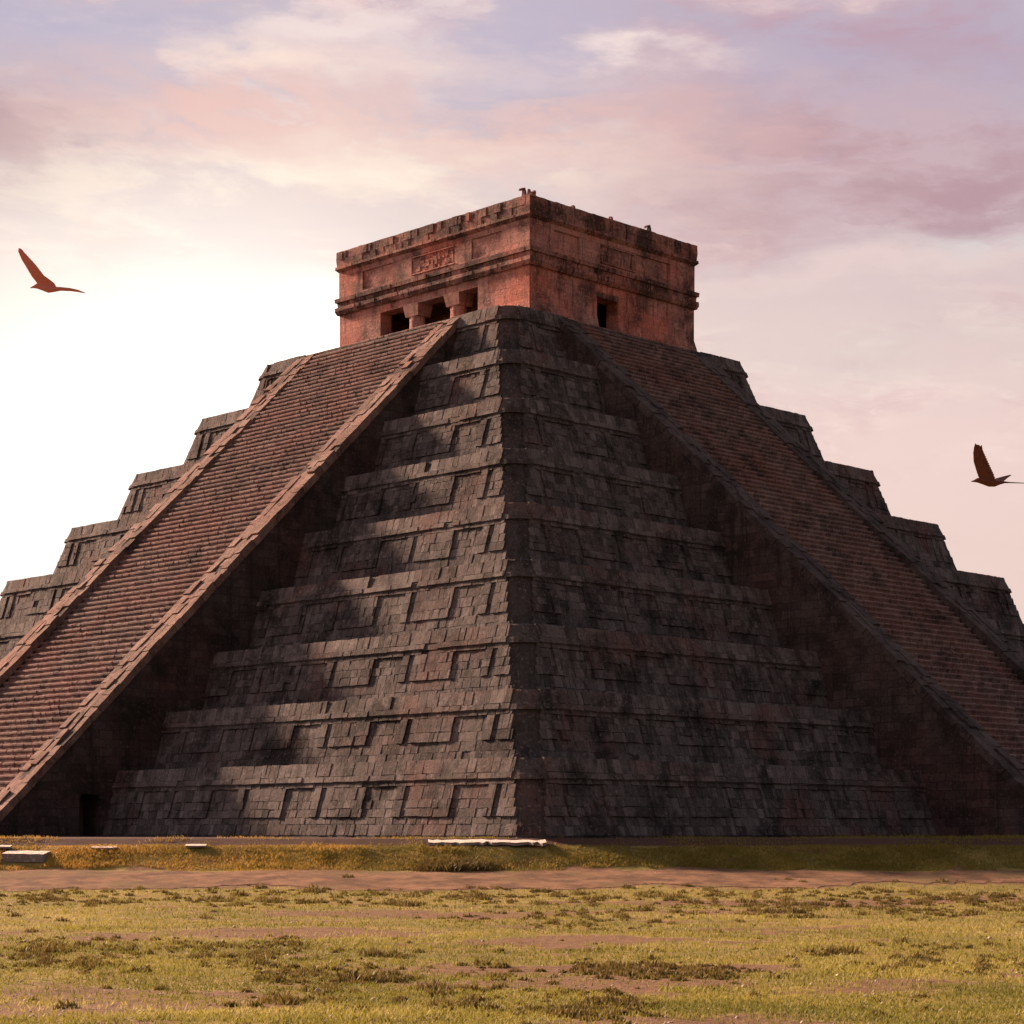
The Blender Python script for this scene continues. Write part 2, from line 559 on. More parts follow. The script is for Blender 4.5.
co = MB()
slab(co, -.10, 27.60, .05, 27.74, .6, .8, .006)
slab(co, .04, 27.745, .03, 27.86, .45, .6, .007)
slab(co, -.03, 27.87, .0, 28.20, .45, .42, .010)
slab(co, .0, 28.205, -.01, 28.60, .40, .34, .014)
co.box(TX0 + .3, TX1 - .3, TY0 + .3, TY1 - .3, 27.6, 28.50, .3)
co.build('roof_cornice', M_CORN, tem)

for px_, top_, hook in (((6.55, -5.45), 28.98, 1), ((6.90, -5.35), 28.86, 2), ((6.86, -2.51), 28.72, 0), ((6.86, .14), 28.76, 0), ((6.86, 2.90), 28.92, 1)):
    fn = MB()
    x, y = px_
    def blk(cx, cy, w, z0, z1, tw=.7):
        d = rng.normal(0, .012, (8, 3)) * .6
        fn.hexa(np.array([(cx - w, cy + w, z0), (cx + w, cy + w, z0), (cx + w * tw, cy + w * tw, z1), (cx - w * tw, cy + w * tw, z1),
                          (cx - w, cy - w, z0), (cx + w, cy - w, z0), (cx + w * tw, cy - w * tw, z1), (cx - w * tw, cy - w * tw, z1)]) + d, .3)
    base = 28.50
    blk(x, y, .09 if hook != 2 else .17, base, top_ - (.14 if hook else 0), .75)
    if hook == 1:
        l = Vector((-RGT[0], -RGT[1], 0))
        blk(x, y, .06, top_ - .16, top_, .8)
        blk(x + l.x * .10, y + l.y * .10, .055, top_ - .10, top_ - .015, .8)
        blk(x + l.x * .19, y + l.y * .19, .04, top_ - .13, top_ - .05, .7)
    if hook == 2:
        blk(x - RGT[0] * .10, y - RGT[1] * .10, .06, top_ - .16, top_, .6)
        blk(x + RGT[0] * .13, y + RGT[1] * .13, .07, top_ - .2, top_ - .06, .6)
    fn.build('roof_finial', M_CORN, tem)

for cx in (2.0, -.75):
    sh, cap = MB(), MB()
    n = 16
    rings = []
    yc = TY0 + .50
    for z, r in ((ZT - .05, .46), (23.2, .44), (23.25, .40), (24.55, .385)):
        rings.append([(cx + r * math.cos(2 * math.pi * k / n), yc + r * math.sin(2 * math.pi * k / n), z) for k in range(n)])
    V = [p for r in rings for p in r]
    F = [(i * n + k, i * n + (k + 1) % n, (i + 1) * n + (k + 1) % n, (i + 1) * n + k) for i in range(3) for k in range(n)]
    sh.add(V, F, .5)
    c_ob = sh.build('column', M_RED, tem, True)
    cap.hexa([(cx - .42, yc + .42, 24.551), (cx + .42, yc + .42, 24.551), (cx + .52, yc + .5, 25.118), (cx - .52, yc + .5, 25.118),
              (cx - .42, yc - .40, 24.551), (cx + .42, yc - .40, 24.551), (cx + .52, yc - .50, 25.118), (cx - .52, yc - .50, 25.118)], .6)
    cap.build('capital', M_RED, c_ob)
# stone lintel over the west door, with little dentils
ln = MB()
for i in range(4):
    u = -.84 + i * .3725
    ln.hexa([(TX1 - .3, u + .01, 24.862), (TX1 - .3, u + .36, 24.862), (TX1 - .3, u + .36, 25.12), (TX1 - .3, u + .01, 25.12),
             (TX1 - .08 + rng.normal(0, .02), u + .01, 24.862), (TX1 - .08, u + .36, 24.862), (TX1 - .07, u + .36, 25.12), (TX1 - .09, u + .01, 25.12)], float(rng.uniform(.2, .8)))
ln.build('lintel', M_CORN, tem)

# ------------------------------------------------------------------ ground
def bank_shift(s): return 1.3 * (fbm(s * .16 + 3, s * 0 + 1.5, 5, 3) - .5) + .35 * (fbm(s * .8, s * 0 + 7.5, 9, 3) - .5)


def hgt(s, d):
    s = np.asarray(s, float); d = np.asarray(d, float)
    dd = d + bank_shift(s)
    prof = np.interp(dd, [-400, 0, 20, 45, 54.3, 56.5, 59.2, 59.7, 60.9, 61.4, 62.0, 900], [-1.9, -1.62, -1.57, -1.49, -1.38, -1.20, -.98, -.84, -.36, -.24, -.07, -.06])
    und = (fbm(s * .35, d * .35, 21, 4) - .5) * .12 + (fbm(s * 1.7, d * 1.7, 33, 3) - .5) * .05
    w = np.clip((61.0 - dd) / 4, 0, 1)
    far = np.clip((np.hypot(s, d - 100) - 80) / 400, 0, 1)
    return prof + und * (.15 + .85 * w) * (1 - far)


PATH = lambda s, d: (d + bank_shift(s) * .8)


def path_edges(s):
    f = 54.6 + .035 * (s + 4) + 2.6 * (fbm(s * .30, s * 0 + 2.2, 41, 5) - .5) * 2
    b = 59.1 - bank_shift(s) + .95 * (fbm(s * .6, s * 0 + 4.2, 47, 4) - .5) * 2
    return f, b


def sm(x, a, b): 
    t = np.clip((x - a) / (b - a), 0, 1); return t * t * (3 - 2 * t)


def blob(s, d, s0, s1, d0, d1, soft=.25, seed=0, wob=.55):
    """soft-edged elongated patch with a ragged outline"""
    cs, cd, hs, hd = (s0 + s1) / 2, (d0 + d1) / 2, abs(s1 - s0) / 2, abs(d1 - d0) / 2
    r = np.hypot((s - cs) / hs, (d - cd) / hd) + (fbm(s * .9, d * .9, seed, 4) - .5) * 2 * wob
    return 1 - sm(r, 1 - soft, 1 + soft)


def px(x, d): return (x - PPX) / FOC * d


def dirt_mask(s, d):
    m = np.zeros_like(s, float)
    m = np.maximum(m, .95 * blob(s, d, px(380, 26), px(790, 26), 25.0, 26.7, .3, 61, .5))
    m = np.maximum(m, .75 * blob(s, d, px(150, 34), px(450, 34), 32.6, 35.6, .4, 62))
    m = np.maximum(m, .85 * blob(s, d, px(470, 32), px(700, 32), 30.5, 33.6, .4, 63))
    m = np.maximum(m, .85 * blob(s, d, px(330, 18), px(760, 18), 17.0, 18.6, .4, 64))
    m = np.maximum(m, .55 * blob(s, d, px(-40, 22), px(150, 22), 20.5, 24, .4, 65))
    m = np.maximum(m, .75 * sm(fbm(s * .22 + 9, d * .45, 71, 5), .56, .70))
    m = np.maximum(m, .9 * sm(fbm(s * .8, d * 1.6, 73, 4), .64, .74))
    m = np.maximum(m, .95 * sm(d + bank_shift(s), 61.0, 61.3))
    f, b = path_edges(s)
    m = np.maximum(m, sm(d, f - .9, f + .1) * (1 - sm(d, b - .1, b + .3)))
    return m


def grid_axis(segs):
    out = [segs[0][0]]
    for a, b, st in segs:
        n = max(1, int(round((b - a) / st)))
        out += list(np.linspace(a, b, n + 1)[1:])
    return np.array(out)


sa_ = grid_axis([(-3000, -600, 400), (-600, -120, 60), (-120, -24, 6), (-24, 24, .2), (24, 120, 6), (120, 600, 60), (600, 3000, 400)])
da_ = grid_axis([(-3000, -600, 400), (-600, -60, 60), (-60, 8, 4), (8, 63, .16), (63, 180, 6), (180, 600, 60), (600, 3000, 400)])
SS, DD = np.meshgrid(sa_, da_)
ss, dd_ = SS.ravel(), DD.ravel()
zz = hgt(ss, dd_)
xy, _ = world(ss, dd_, zz)
nx = len(sa_)
I = np.arange(len(da_) - 1)[:, None] * nx + np.arange(nx - 1)[None]
F = np.stack([I, I + 1, I + 1 + nx, I + nx], -1).reshape(-1, 4)

gm, t, b, out, pos = material('turf_and_soil')
dirt = t.attr('dirt')
nA = t.noise(pos, 1.1, 6, .65); nB = t.noise(pos, 6.5, 5, .7); nC = t.noise(pos, 30, 3, .7)
green = t.mix(t.ramp(nA, .35, .65), (.165, .150, .034), (.270, .200, .055))
green = t.mix(t.ramp(nB, .50, .72), green, (.105, .080, .028))
green = t.mix(t.ramp(nC, .52, .72, 0, .6), green, (.36, .29, .10))
soil = t.mix(t.ramp(nB, .35, .65), (.118, .068, .033), (.205, .120, .060))
soil = t.mix(t.ramp(nC, .55, .75, 0, .7), soil, (.080, .048, .032))
soil = t.mix(t.attr('foot_shade'), soil, (.060, .030, .020))  # shade at the foot of the wall, put into the soil colour
fd = t.ramp(t.m('ADD', dirt, t.m('MULTIPLY', t.m('SUBTRACT', t.noise(pos, 3.2, 6, .75), .5), 1.3)), .40, .62)
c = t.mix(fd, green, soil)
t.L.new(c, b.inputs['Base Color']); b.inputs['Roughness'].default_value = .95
bump(t, b, t.m('ADD', t.m('MULTIPLY', nB, .5), t.m('MULTIPLY', nC, .5)), .8, .06)
ground = np_mesh('ground', np.column_stack([xy, zz]), F, gm, None, {'dirt': dirt_mask(ss, dd_), 'foot_shade': sm(dd_ + bank_shift(ss), 60.9, 61.4) * (dd_ < 140)}, True)
tag(ground, kind='structure')

# dirt path along the foot of the grassy bank: own sheet a few mm above the ground
sp = np.arange(-60, 60, .16)
f_, b_ = path_edges(sp)
rows = 24
tt = np.linspace(0, 1, rows)
PS = np.repeat(sp, rows); PD = (f_[:, None] + (b_ - f_)[:, None] * tt[None]).ravel()
rag = np.zeros((len(sp), rows)); rag[:, 0] = (fbm(sp * 3, sp * 0, 81, 3) - .5) * .9; rag[:, -1] = (fbm(sp * 3, sp * 0 + 9, 83, 3) - .5) * .3
PD = PD + rag.ravel()
PZ = hgt(PS, PD) + .012
xyp, _ = world(PS, PD, PZ)
I = np.arange(len(sp) - 1)[:, None] * rows + np.arange(rows - 1)[None]
Fp = np.stack([I, I + rows, I + rows + 1, I + 1], -1).reshape(-1, 4)
pm, t, b, out, pos = material('packed_dirt')
n1 = t.noise(pos, 1.3, 6, .65); n2 = t.noise(pos, 14, 5, .75)
c = t.mix(t.ramp(n1, .38, .62), (.108, .060, .032), (.240, .138, .076))
c = t.mix(t.ramp(t.noise(t.scale(pos, (1, 1, 1)), .45, 5, .7), .50, .64), c, (.150, .105, .045))
c = t.mix(t.ramp(n2, .55, .74, 0, .75), c, (.110, .068, .045))
c = t.mix(t.ramp(n2, .30, .40, .6, 0), c, (.34, .23, .16))
t.L.new(c, b.inputs['Base Color']); b.inputs['Roughness'].default_value = .95
bump(t, b, n2, .9, .06)
path = np_mesh('dirt_path', np.column_stack([xyp, PZ]), Fp, pm, None, None, True)
tag(path, kind='structure')


# ------------------------------------------------------------------ grass, weeds
def leaf_mat(name, c0, c1, c2):
    m, t, b, out, pos = material(name)
    v = t.attr('tone')
    c = t.mix(t.ramp(v, 0, .6), c0, c1)
    c = t.mix(t.ramp(v, .6, 1), c, c2)
    t.L.new(c, b.inputs['Base Color']); b.inputs['Roughness'].default_value = .7
    tr = t.new('ShaderNodeBsdfTranslucent'); t.L.new(c, tr.inputs[0])
    mx = t.new('ShaderNodeMixShader'); mx.inputs[0].default_value = .35
    t.L.new(b.outputs[0], mx.inputs[1]); t.L.new(tr.outputs[0], mx.inputs[2])
    t.L.new(mx.outputs[0], out.inputs['Surface'])
    return m


def blades(s, d, ht, wd, lean, tone, z=None):
    n = len(s)
    z = hgt(s, d) - .008 if z is None else z
    base, _ = world(s, d, z)
    a = rng.uniform(0, 2 * np.pi, n)
    dx, dy = np.cos(a), np.sin(a)
    la = rng.uniform(0, 2 * np.pi, n)
    lx, ly = np.cos(la) * lean * ht, np.sin(la) * lean * ht
    V = np.empty((n, 4, 3))
    V[:, 0] = np.column_stack([base[:, 0] - dx * wd, base[:, 1] - dy * wd, z])
    V[:, 1] = np.column_stack([base[:, 0] + dx * wd, base[:, 1] + dy * wd, z])
    V[:, 2] = np.column_stack([base[:, 0] + dx * wd * .7 + lx * .45, base[:, 1] + dy * wd * .7 + ly * .45, z + ht * .62])
    V[:, 3] = np.column_stack([base[:, 0] + lx, base[:, 1] + ly, z + ht])
    F = (np.arange(n)[:, None] * 4 + np.array([[0, 1, 2, 3]]))
    return V.reshape(-1, 3), F, np.repeat(tone, 4)


M_GRASS = leaf_mat('short_grass', (.175, .178, .034), (.315, .290, .062), (.50, .45, .17))
M_TALL = leaf_mat('tall_grass', (.19, .165, .028), (.38, .27, .052), (.56, .34, .080))
M_WEED = leaf_mat('weed_leaves', (.095, .072, .020), (.180, .138, .040), (.30, .235, .070))


def scatter(n, d0, d1, power=1.0):
    d = 1 / (1 / d1 + rng.random(n) * (1 / d0 - 1 / d1)) if power else rng.uniform(d0, d1, n)
    d = np.sqrt(d0 ** 2 + (d1 ** 2 - d0 ** 2) * rng.random(n)) if power == 2 else d
    s = rng.uniform(px(-220, 1), px(1244, 1), n) * d
    return s, d


s, d = scatter(410000, 15.5, 57)
keep = rng.random(len(s)) > (dirt_mask(s, d) * 1.15)
keep &= rng.random(len(s)) < .25 + .9 * fbm(s * 1.1, d * 1.1, 101, 4)
s, d = s[keep], d[keep]
ht = rng.uniform(.018, .05, len(s)) * (.7 + .7 * fbm(s * .6, d * .6, 103, 3)) * (1 + d / 90)
tone = np.clip(.10 + 1.5 * (fbm(s * .30, d * .45, 105, 4) - .3) + rng.normal(0, .10, len(s)), 0, 1)
V, F, T = blades(s, d, ht, .004 + d * .00016, rng.uniform(.2, .9, len(s)), tone)
tag(np_mesh('short_grass', V, F, M_GRASS, None, {'tone': T}), 'short yellow green turf covering the open ground before the pyramid', 'grass', kind='stuff')

# taller grass on the bank below the pyramid
n = 150000
s = rng.uniform(-17, 34, n); dd0 = rng.uniform(58.8, 61.25, n) + 1.1 * (fbm(s * .5, s * 0 + 1.1, 109, 5) - .5); d = dd0 - bank_shift(s)
keep = rng.random(n) < .35 + .8 * fbm(s * .9, d * 1.2, 111, 4)
keep &= (dd0 > 59.0 + 2.4 * (fbm(s * .5, d * .5, 112, 4) - .5))
for x_, w_, dc_, h_ in ((26, 1.3, 60.3, .75), (487, 3.6, 61.15, .55)):
    keep &= ~((np.abs(s - px(x_, dc_)) < w_ / 2) & (np.abs(d - dc_ + .1) < h_ * rng.uniform(.7, 1.1, n)))
s, d, dd0 = s[keep], d[keep], dd0[keep]
n2 = 40000
s2 = rng.uniform(-17, 34, n2); d2 = rng.uniform(60.4, 63.5, n2)
k2 = rng.random(n2) < 1.4 * sm(fbm(s2 * .45, d2 * 1.1, 117, 5), .47, .66)
k2 &= ~((np.abs(s2 - px(487, 61.15)) < 1.9) & (np.abs(d2 - 61.1) < .6))
s = np.concatenate([s, s2[k2]]); d = np.concatenate([d, d2[k2]]); dd0 = np.concatenate([dd0, 61.0 + 0 * d2[k2]])
ht = rng.uniform(.03, .11, len(s)) * (.25 + 1.5 * fbm(s * .7, d * .7, 113, 3)) * np.clip((61.5 - dd0) / .5, .3, 1) * np.clip((dd0 - 58.6) / .8, .3, 1)
tone = np.clip(.66 - .036 * (s + 8) + 1.1 * (fbm(s * .5, d * 1.4, 115, 4) - .5) + rng.normal(0, .14, len(s)), 0, 1)
V, F, T = blades(s, d, ht, .009, rng.uniform(.2, 1.1, len(s)), tone)
tag(np_mesh('tall_grass', V, F, M_TALL, None, {'tone': T}), 'golden and green taller grass along the bank at the foot of the pyramid', 'grass', kind='stuff')

# low dark weeds in drifts
ws, wd_ = scatter(20500, 16, 57)
den = np.zeros_like(ws)
den = np.maximum(den, 2.2 * blob(ws, wd_, px(-80, 49), px(640, 49), 45.5, 54, .3, 121, .5))
den = np.maximum(den, 1.9 * blob(ws, wd_, px(560, 47), px(1100, 47), 41, 54, .3, 122, .5))
den = np.maximum(den, .9 * blob(ws, wd_, px(-40, 29), px(330, 29), 25.5, 33, .3, 123, .45))
den = np.maximum(den, .95 * blob(ws, wd_, px(270, 25), px(440, 25), 21.5, 29, .3, 124, .45))
den = np.maximum(den, .9 * blob(ws, wd_, px(470, 25.5), px(760, 25.5), 23.8, 27.4, .3, 125, .5))
den = np.maximum(den, .7 * blob(ws, wd_, px(800, 28), px(1080, 28), 24, 31, .3, 126, .5))
den = np.maximum(den, .6 * blob(ws, wd_, px(430, 38), px(700, 38), 36, 42, .3, 127, .5))
den = np.maximum(den, .5 * blob(ws, wd_, px(420, 21), px(640, 21), 19, 23, .3, 128, .5))
den = np.maximum(den, .025)
fe_, _b = path_edges(ws)
den = np.maximum(den, .8 * np.exp(-((wd_ - fe_) / .45) ** 2))
k = rng.random(len(ws)) < den * .55 * (.15 + 1.5 * sm(fbm(ws * 1.6, wd_ * .7, 131, 5), .40, .62))
ws, wd_ = ws[k], wd_[k]
Vs, Fs, Ts, off = [], [], [], 0
for cs, cd in zip(ws, wd_):
    r = (rng.gamma(2.2, .022) + .022) * (1.0 if cd < 38 else 1.35)
    nb = int(18 + r * 330)
    a = rng.uniform(0, 2 * np.pi, nb); q = np.sqrt(rng.random(nb)) * r
    s_, d_ = cs + np.cos(a) * q, cd + np.sin(a) * q
    h_ = (rng.uniform(.5, 1, nb) * (.022 + r * .62)) * (1.15 - (q / r) ** 2 * .7)
    base_t = rng.uniform(.05, .6)
    V, F, T = blades(s_, d_, h_, rng.uniform(.008, .020, nb), rng.uniform(.1, .7, nb), np.clip(base_t + rng.normal(0, .15, nb), 0, 1))
    Vs.append(V); Fs.append(F + off); Ts.append(T); off += len(V)
tag(np_mesh('weeds', np.concatenate(Vs), np.concatenate(Fs), M_WEED, None, {'tone': np.concatenate(Ts)}),
    'low dark green weeds scattered in drifts over the turf', 'weeds', kind='stuff')

# pebbles and pale bits of straw on the turf
n = 2600
s, d = scatter(n, 15.5, 60)
V = []; F = []
zb = hgt(s, d)
b2, _ = world(s, d, zb)
r = rng.gamma(2, .007, n) + .006
octo = np.array([(1, 0, 0), (0, 1, 0), (-1, 0, 0), (0, -1, 0), (0, 0, .7), (0, 0, -.5)])
oF = np.array([(0, 1, 4), (1, 2, 4), (2, 3, 4), (3, 0, 4), (1, 0, 5), (2, 1, 5), (3, 2, 5), (0, 3, 5)])
V = np.column_stack([b2, zb])[:, None] + octo[None] * r[:, None, None] * rng.uniform(.6, 1.4, (n, 6, 1))
F = np.arange(n)[:, None, None] * 6 + oF[None]
pbm, t, b, out, pos = material('pebble_stone')
t.L.new(t.mix(t.noise(pos, 3, 2), (.20, .15, .11), (.62, .52, .40)), b.inputs['Base Color'])
tag(np_mesh('pebbles', V.reshape(-1, 3), F.reshape(-1, 3), pbm), 'small pale pebbles strewn over the turf and the path', 'pebbles', kind='stuff')

# dark tussock hanging over the edge of the path
tu = empty('grass_tussock', wpt(px(455, 59.6), 59.6, float(hgt(np.array([px(455, 59.6)]), np.array([59.6]))[0])),
           'dark green grass tussock overhanging the path below the pyramid corner', 'tussock')
n = 9000
cs0 = px(455, 59.5)
s = cs0 + rng.normal(0, .72, n); d = 59.35 - bank_shift(s) + rng.normal(0, .22, n) + .12 * np.abs(s - cs0)
ht = rng.uniform(.10, .30, n) * np.exp(-((s - cs0) / 1.3) ** 2)
V, F, T = blades(s, d, ht, .010, rng.uniform(.3, 1.0, n), np.clip(.12 + rng.normal(0, .12, n) + ht, 0, .6))
np_mesh('blades', V, F, M_WEED, tu, {'tone': T})


# ------------------------------------------------------------------ loose pale slabs
def flag(name, s0, d0, length, depth, thick, zc, pitch, label, cat, group=None, ragged=.04, yaw=0.0, nseg=14, mat=None):
    """flat slab, tilted a little towards the camera side, with a ragged front edge"""
    mb = MB()
    cy, sy = math.cos(yaw), math.sin(yaw)
    def P(u, v, h):
        u, v = u * cy - v * sy, u * sy + v * cy
        p = CAM + (s0 + u) * RGT + (d0 + v * math.cos(pitch)) * FWD
        return (p[0], p[1], zc + h + v * math.sin(pitch))
    us = np.linspace(-length / 2, length / 2, nseg + 1)
    fr_ = -depth / 2 + rng.normal(0, ragged, nseg + 1); bk = depth / 2 + rng.normal(0, ragged, nseg + 1)
    th = rng.normal(0, thick * .02, nseg + 1)
    V = []
    for u, f, bb, q in zip(us, fr_, bk, th):
        V += [P(u, f, -thick), P(u, f, q), P(u, bb, q), P(u, bb, -thick)]
    F = []
    for i in range(nseg):
        a, c = i * 4, i * 4 + 4
        F += [(a, c, c + 1, a + 1), (a + 1, c + 1, c + 2, a + 2), (a + 2, c + 2, c + 3, a + 3), (a + 3, c + 3, c, a)]
    F += [(0, 1, 2, 3), (nseg * 4 + 3, nseg * 4 + 2, nseg * 4 + 1, nseg * 4)]
    mb.add(V, F, .0)
    mb.t = [1.0 if len(f) == 4 and i < 4 * nseg and i % 4 == 1 else 0.0 for i, f in enumerate(mb.f)]  # pale top, dark sides: the shade on the sides is painted by tint
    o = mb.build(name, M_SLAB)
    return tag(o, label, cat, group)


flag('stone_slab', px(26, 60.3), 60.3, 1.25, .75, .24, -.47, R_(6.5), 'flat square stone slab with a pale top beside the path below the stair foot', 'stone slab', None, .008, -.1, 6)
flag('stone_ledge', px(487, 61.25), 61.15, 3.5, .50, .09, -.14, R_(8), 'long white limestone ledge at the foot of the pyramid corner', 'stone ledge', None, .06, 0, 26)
for x_, w_, lab in ((104, .75, 'thin pale flagstone in the grass right of the square slab'), (196, .62, 'thin pale flagstone in the golden grass, nearest the pyramid corner'), (3, .5, 'thin pale flagstone at the left edge, behind the square slab')):
    flag('flagstone', px(x_, 60.9), 60.9, w_, .30, .05, float(hgt(np.array([px(x_, 60.9)]), np.array([60.9]))[0]) + .09, R_(9), lab, 'flagstone', 'flagstones along the grassy bank', .015, 0, 5)


# ------------------------------------------------------------------ birds
def bird_mesh(body, wings, k, grow=1.22):
    """body: (x, z, ry, rz) stations; wings: lists of (lead xyz, trail xyz, thickness). Units: k metres"""
    V, F = [], []
    n = 12
    def loft(rings):
        o = len(V)
        m_ = len(rings[0])
        for r in rings: V.extend(r)
        for i in range(len(rings) - 1):
            for q in range(m_):
                F.append((o + i * m_ + q, o + i * m_ + (q + 1) % m_, o + (i + 1) * m_ + (q + 1) % m_, o + (i + 1) * m_ + q))
        F.append(tuple(o + q for q in reversed(range(m_))))
        F.append(tuple(o + (len(rings) - 1) * m_ + q for q in range(m_)))
    loft([[(x * k, ry * math.cos(2 * math.pi * q / n) * k, (z + rz * math.sin(2 * math.pi * q / n)) * k) for q in range(n)] for x, z, ry, rz in body])
    for w in wings:
        rings = []
        mid = [(np.array(a_, float) + np.array(b_, float)) / 2 for a_, b_, _ in w]
        for iw, (ld, tr, th) in enumerate(w):
            ld, tr = np.array(ld, float), np.array(tr, float)
            nrm = np.cross(tr - ld, mid[min(iw + 1, len(w) - 1)] - mid[max(iw - 1, 0)])
            nrm = nrm / max(1e-6, np.linalg.norm(nrm))
            rr = []
            for q in range(10):
                a = 2 * math.pi * q / 10
                c = (1 - math.cos(a)) / 2
                p = ld + (tr - ld) * (c * grow - (grow - 1) * .36)
                rr.append(tuple((p + nrm * th * math.sin(a) * (1.2 - c)) * k))
            rings.append(rr)
        loft(rings)
    return V, F


def bird(body, wings, pxx, pyy, dist, mat, label, rz=0.0, grow=1.22):
    k = dist / FOC
    V, F = bird_mesh(body, wings, k, grow)
    me = bpy.data.meshes.new('bird'); me.from_pydata(V, [], F); me.update()
    me.polygons.foreach_set('use_smooth', [True] * len(me.polygons))
    o = link('bird', me, mat)
    lat = (pxx - PPX) / FOC * dist
    z = CAM[2] + dist * (PPY + math.tan(PITCH) * FOC - pyy) / FOC
    o.location = wpt(lat, dist, z)
    # local +x = direction of flight (to the left of the view), local +y = towards the camera
    X = Vector((-RGT[0], -RGT[1], 0)); Zv = Vector((0, 0, 1)); Y = Zv.cross(X)
    o.rotation_euler = (0, 0, math.atan2(X.y, X.x) + rz)
    rm = o.modifiers.new('skin', 'REMESH'); rm.mode = 'VOXEL'; rm.voxel_size = .0034; rm.use_smooth_shade = True
    sm_ = o.modifiers.new('soften', 'SMOOTH'); sm_.factor = .5; sm_.iterations = 5
    return tag(o, label, 'bird', 'birds flying beside the pyramid')


def feather(name, c0, c1):
    m, t, b, out, pos = material(name)
    t.L.new(t.mix(t.noise(pos, 14, 3), c0, c1), b.inputs['Base Color']); b.inputs['Roughness'].default_value = .6
    return m


M_B1 = feather('russet_feathers', (.48, .15, .125), (.58, .20, .165))
M_B2 = feather('dark_brown_feathers', (.065, .016, .008), (.15, .045, .015))
# units are pixels of the photograph at the bird's distance, x forward, z up
bird([(20.2, .8, .3, .3), (17, 1.8, 1.2, 1.2), (13.5, 2.8, 2.4, 2.6), (9, 2.0, 3.2, 3.4), (2, -.4, 3.6, 3.7), (-4, -.6, 3.0, 2.6), (-10, -.1, 2.4, 1.9), (-20, -.8, 2.6, 1.5), (-28, -2.2, 2.0, 1.1), (-35, -4.3, .7, .35)],
     [[((9, 1, 1), (-5, 1, 1), 1.2), ((12.5, 2, 6), (-3, 2.5, 5), 1.1), ((19, 6, 15), (6, 7, 11.5), .9), ((26, 9, 26), (15, 11, 23), .8), ((29.6, 11, 34), (22.5, 12, 31.5), .6), ((29.3, 12, 37.2), (26.5, 12.3, 36.4), .4)],
      [((9, -1, 1), (-5, -1, 1), 1.2), ((12.5, -2, 6), (-3, -2.5, 5), 1.1), ((19, -7, 14), (6, -8, 10.5), .9), ((25, -11, 24), (14, -13, 21), .8), ((28, -13, 31), (22, -14, 29), .5)]],
     51, 290, 32.0, M_B1, 'russet long tailed bird with raised wings, left of the temple above the bright sky')
bird([(20.0, 1.0, .3, .3), (17, 1.4, 1.0, 1.0), (14, 2.2, 2.2, 2.2), (9, 1.5, 3.0, 3.2), (2, -.4, 3.6, 3.9), (-4, -1.0, 3.2, 3.3), (-9, -.2, 2.2, 2.0), (-14, .2, 1.4, 1.0), (-19, -.1, 1.0, .6), (-30, -.5, .7, .45), (-42, -1.2, .3, .25)],
     [[((12, 1.5, 2), (-5, 1.5, 2), 1.2), ((15, 2, 10), (-3.0, 2, 8), 1.1), ((18.4, 3, 20), (2, 3, 18), .9), ((19.2, 4, 29), (7, 4, 28), .8), ((18.4, 5, 35), (10, 5, 34), .6), ((16.6, 5, 37), (13, 5, 36.6), .4)],
      [((4, -2, 1), (-10, -2, 1), 1.4), ((-5, -12, 5), (-17, -12, 3.4), 1.3), ((-18, -24, 9.6), (-25, -25, 9.2), 1.1), ((-27, -30, 12.2), (-30, -30.5, 12.6), .8)],
      [((18.6, 4, 33), (15.6, 4, 33), .9), ((18.0, 5, 36), (16.2, 5, 36), .8), ((17.2, 5, 38.2), (16.3, 5, 38.2), .6)],
      [((12.2, 4, 32), (9.6, 4, 32), .9), ((11.6, 5, 35), (10.0, 5, 35), .8), ((11.2, 5, 36.6), (10.6, 5, 36.6), .6)]],
     990, 483, 32.0, M_B2, 'dark brown bird with one wing raised high, right of the pyramid stairs', 0.0, .98)

# ------------------------------------------------------------------ air
HAZE = 0.0
if HAZE > 0:
    hz = MB(); hz.box(-700, 700, -700, 700, -6, 36, .5)
    hm = bpy.data.materials.new('thin_haze'); hm.use_nodes = True
    t = NT(hm.node_tree); t.N.clear()
    o_ = t.new('ShaderNodeOutputMaterial'); v = t.new('ShaderNodeVolumePrincipled')
    v.inputs['Color'].default_value = (1.0, .78, .74, 1); v.inputs['Density'].default_value = HAZE; v.inputs['Anisotropy'].default_value = .78
    t.L.new(v.outputs[0], o_.inputs['Volume'])
    tag(hz.build('haze', hm), kind='stuff')

# ------------------------------------------------------------------ light
az_sun = math.atan2(FWD[1], FWD[0])
sdir = (-math.cos(R_(SUN_BACK)) * RGT + math.sin(R_(SUN_BACK)) * FWD) * math.cos(R_(SUN_EL)) + np.array([0, 0, math.sin(R_(SUN_EL))])
sl = bpy.data.lights.new('sun', 'SUN'); sl.energy = 5.0; sl.angle = R_(6.0); sl.color = (1.0, .63, .44)
so = bpy.data.objects.new('sun', sl); COL.objects.link(so)
so.rotation_euler = Vector(-sdir).to_track_quat('-Z', 'Y').to_euler()
so.location = (0, 0, 80)

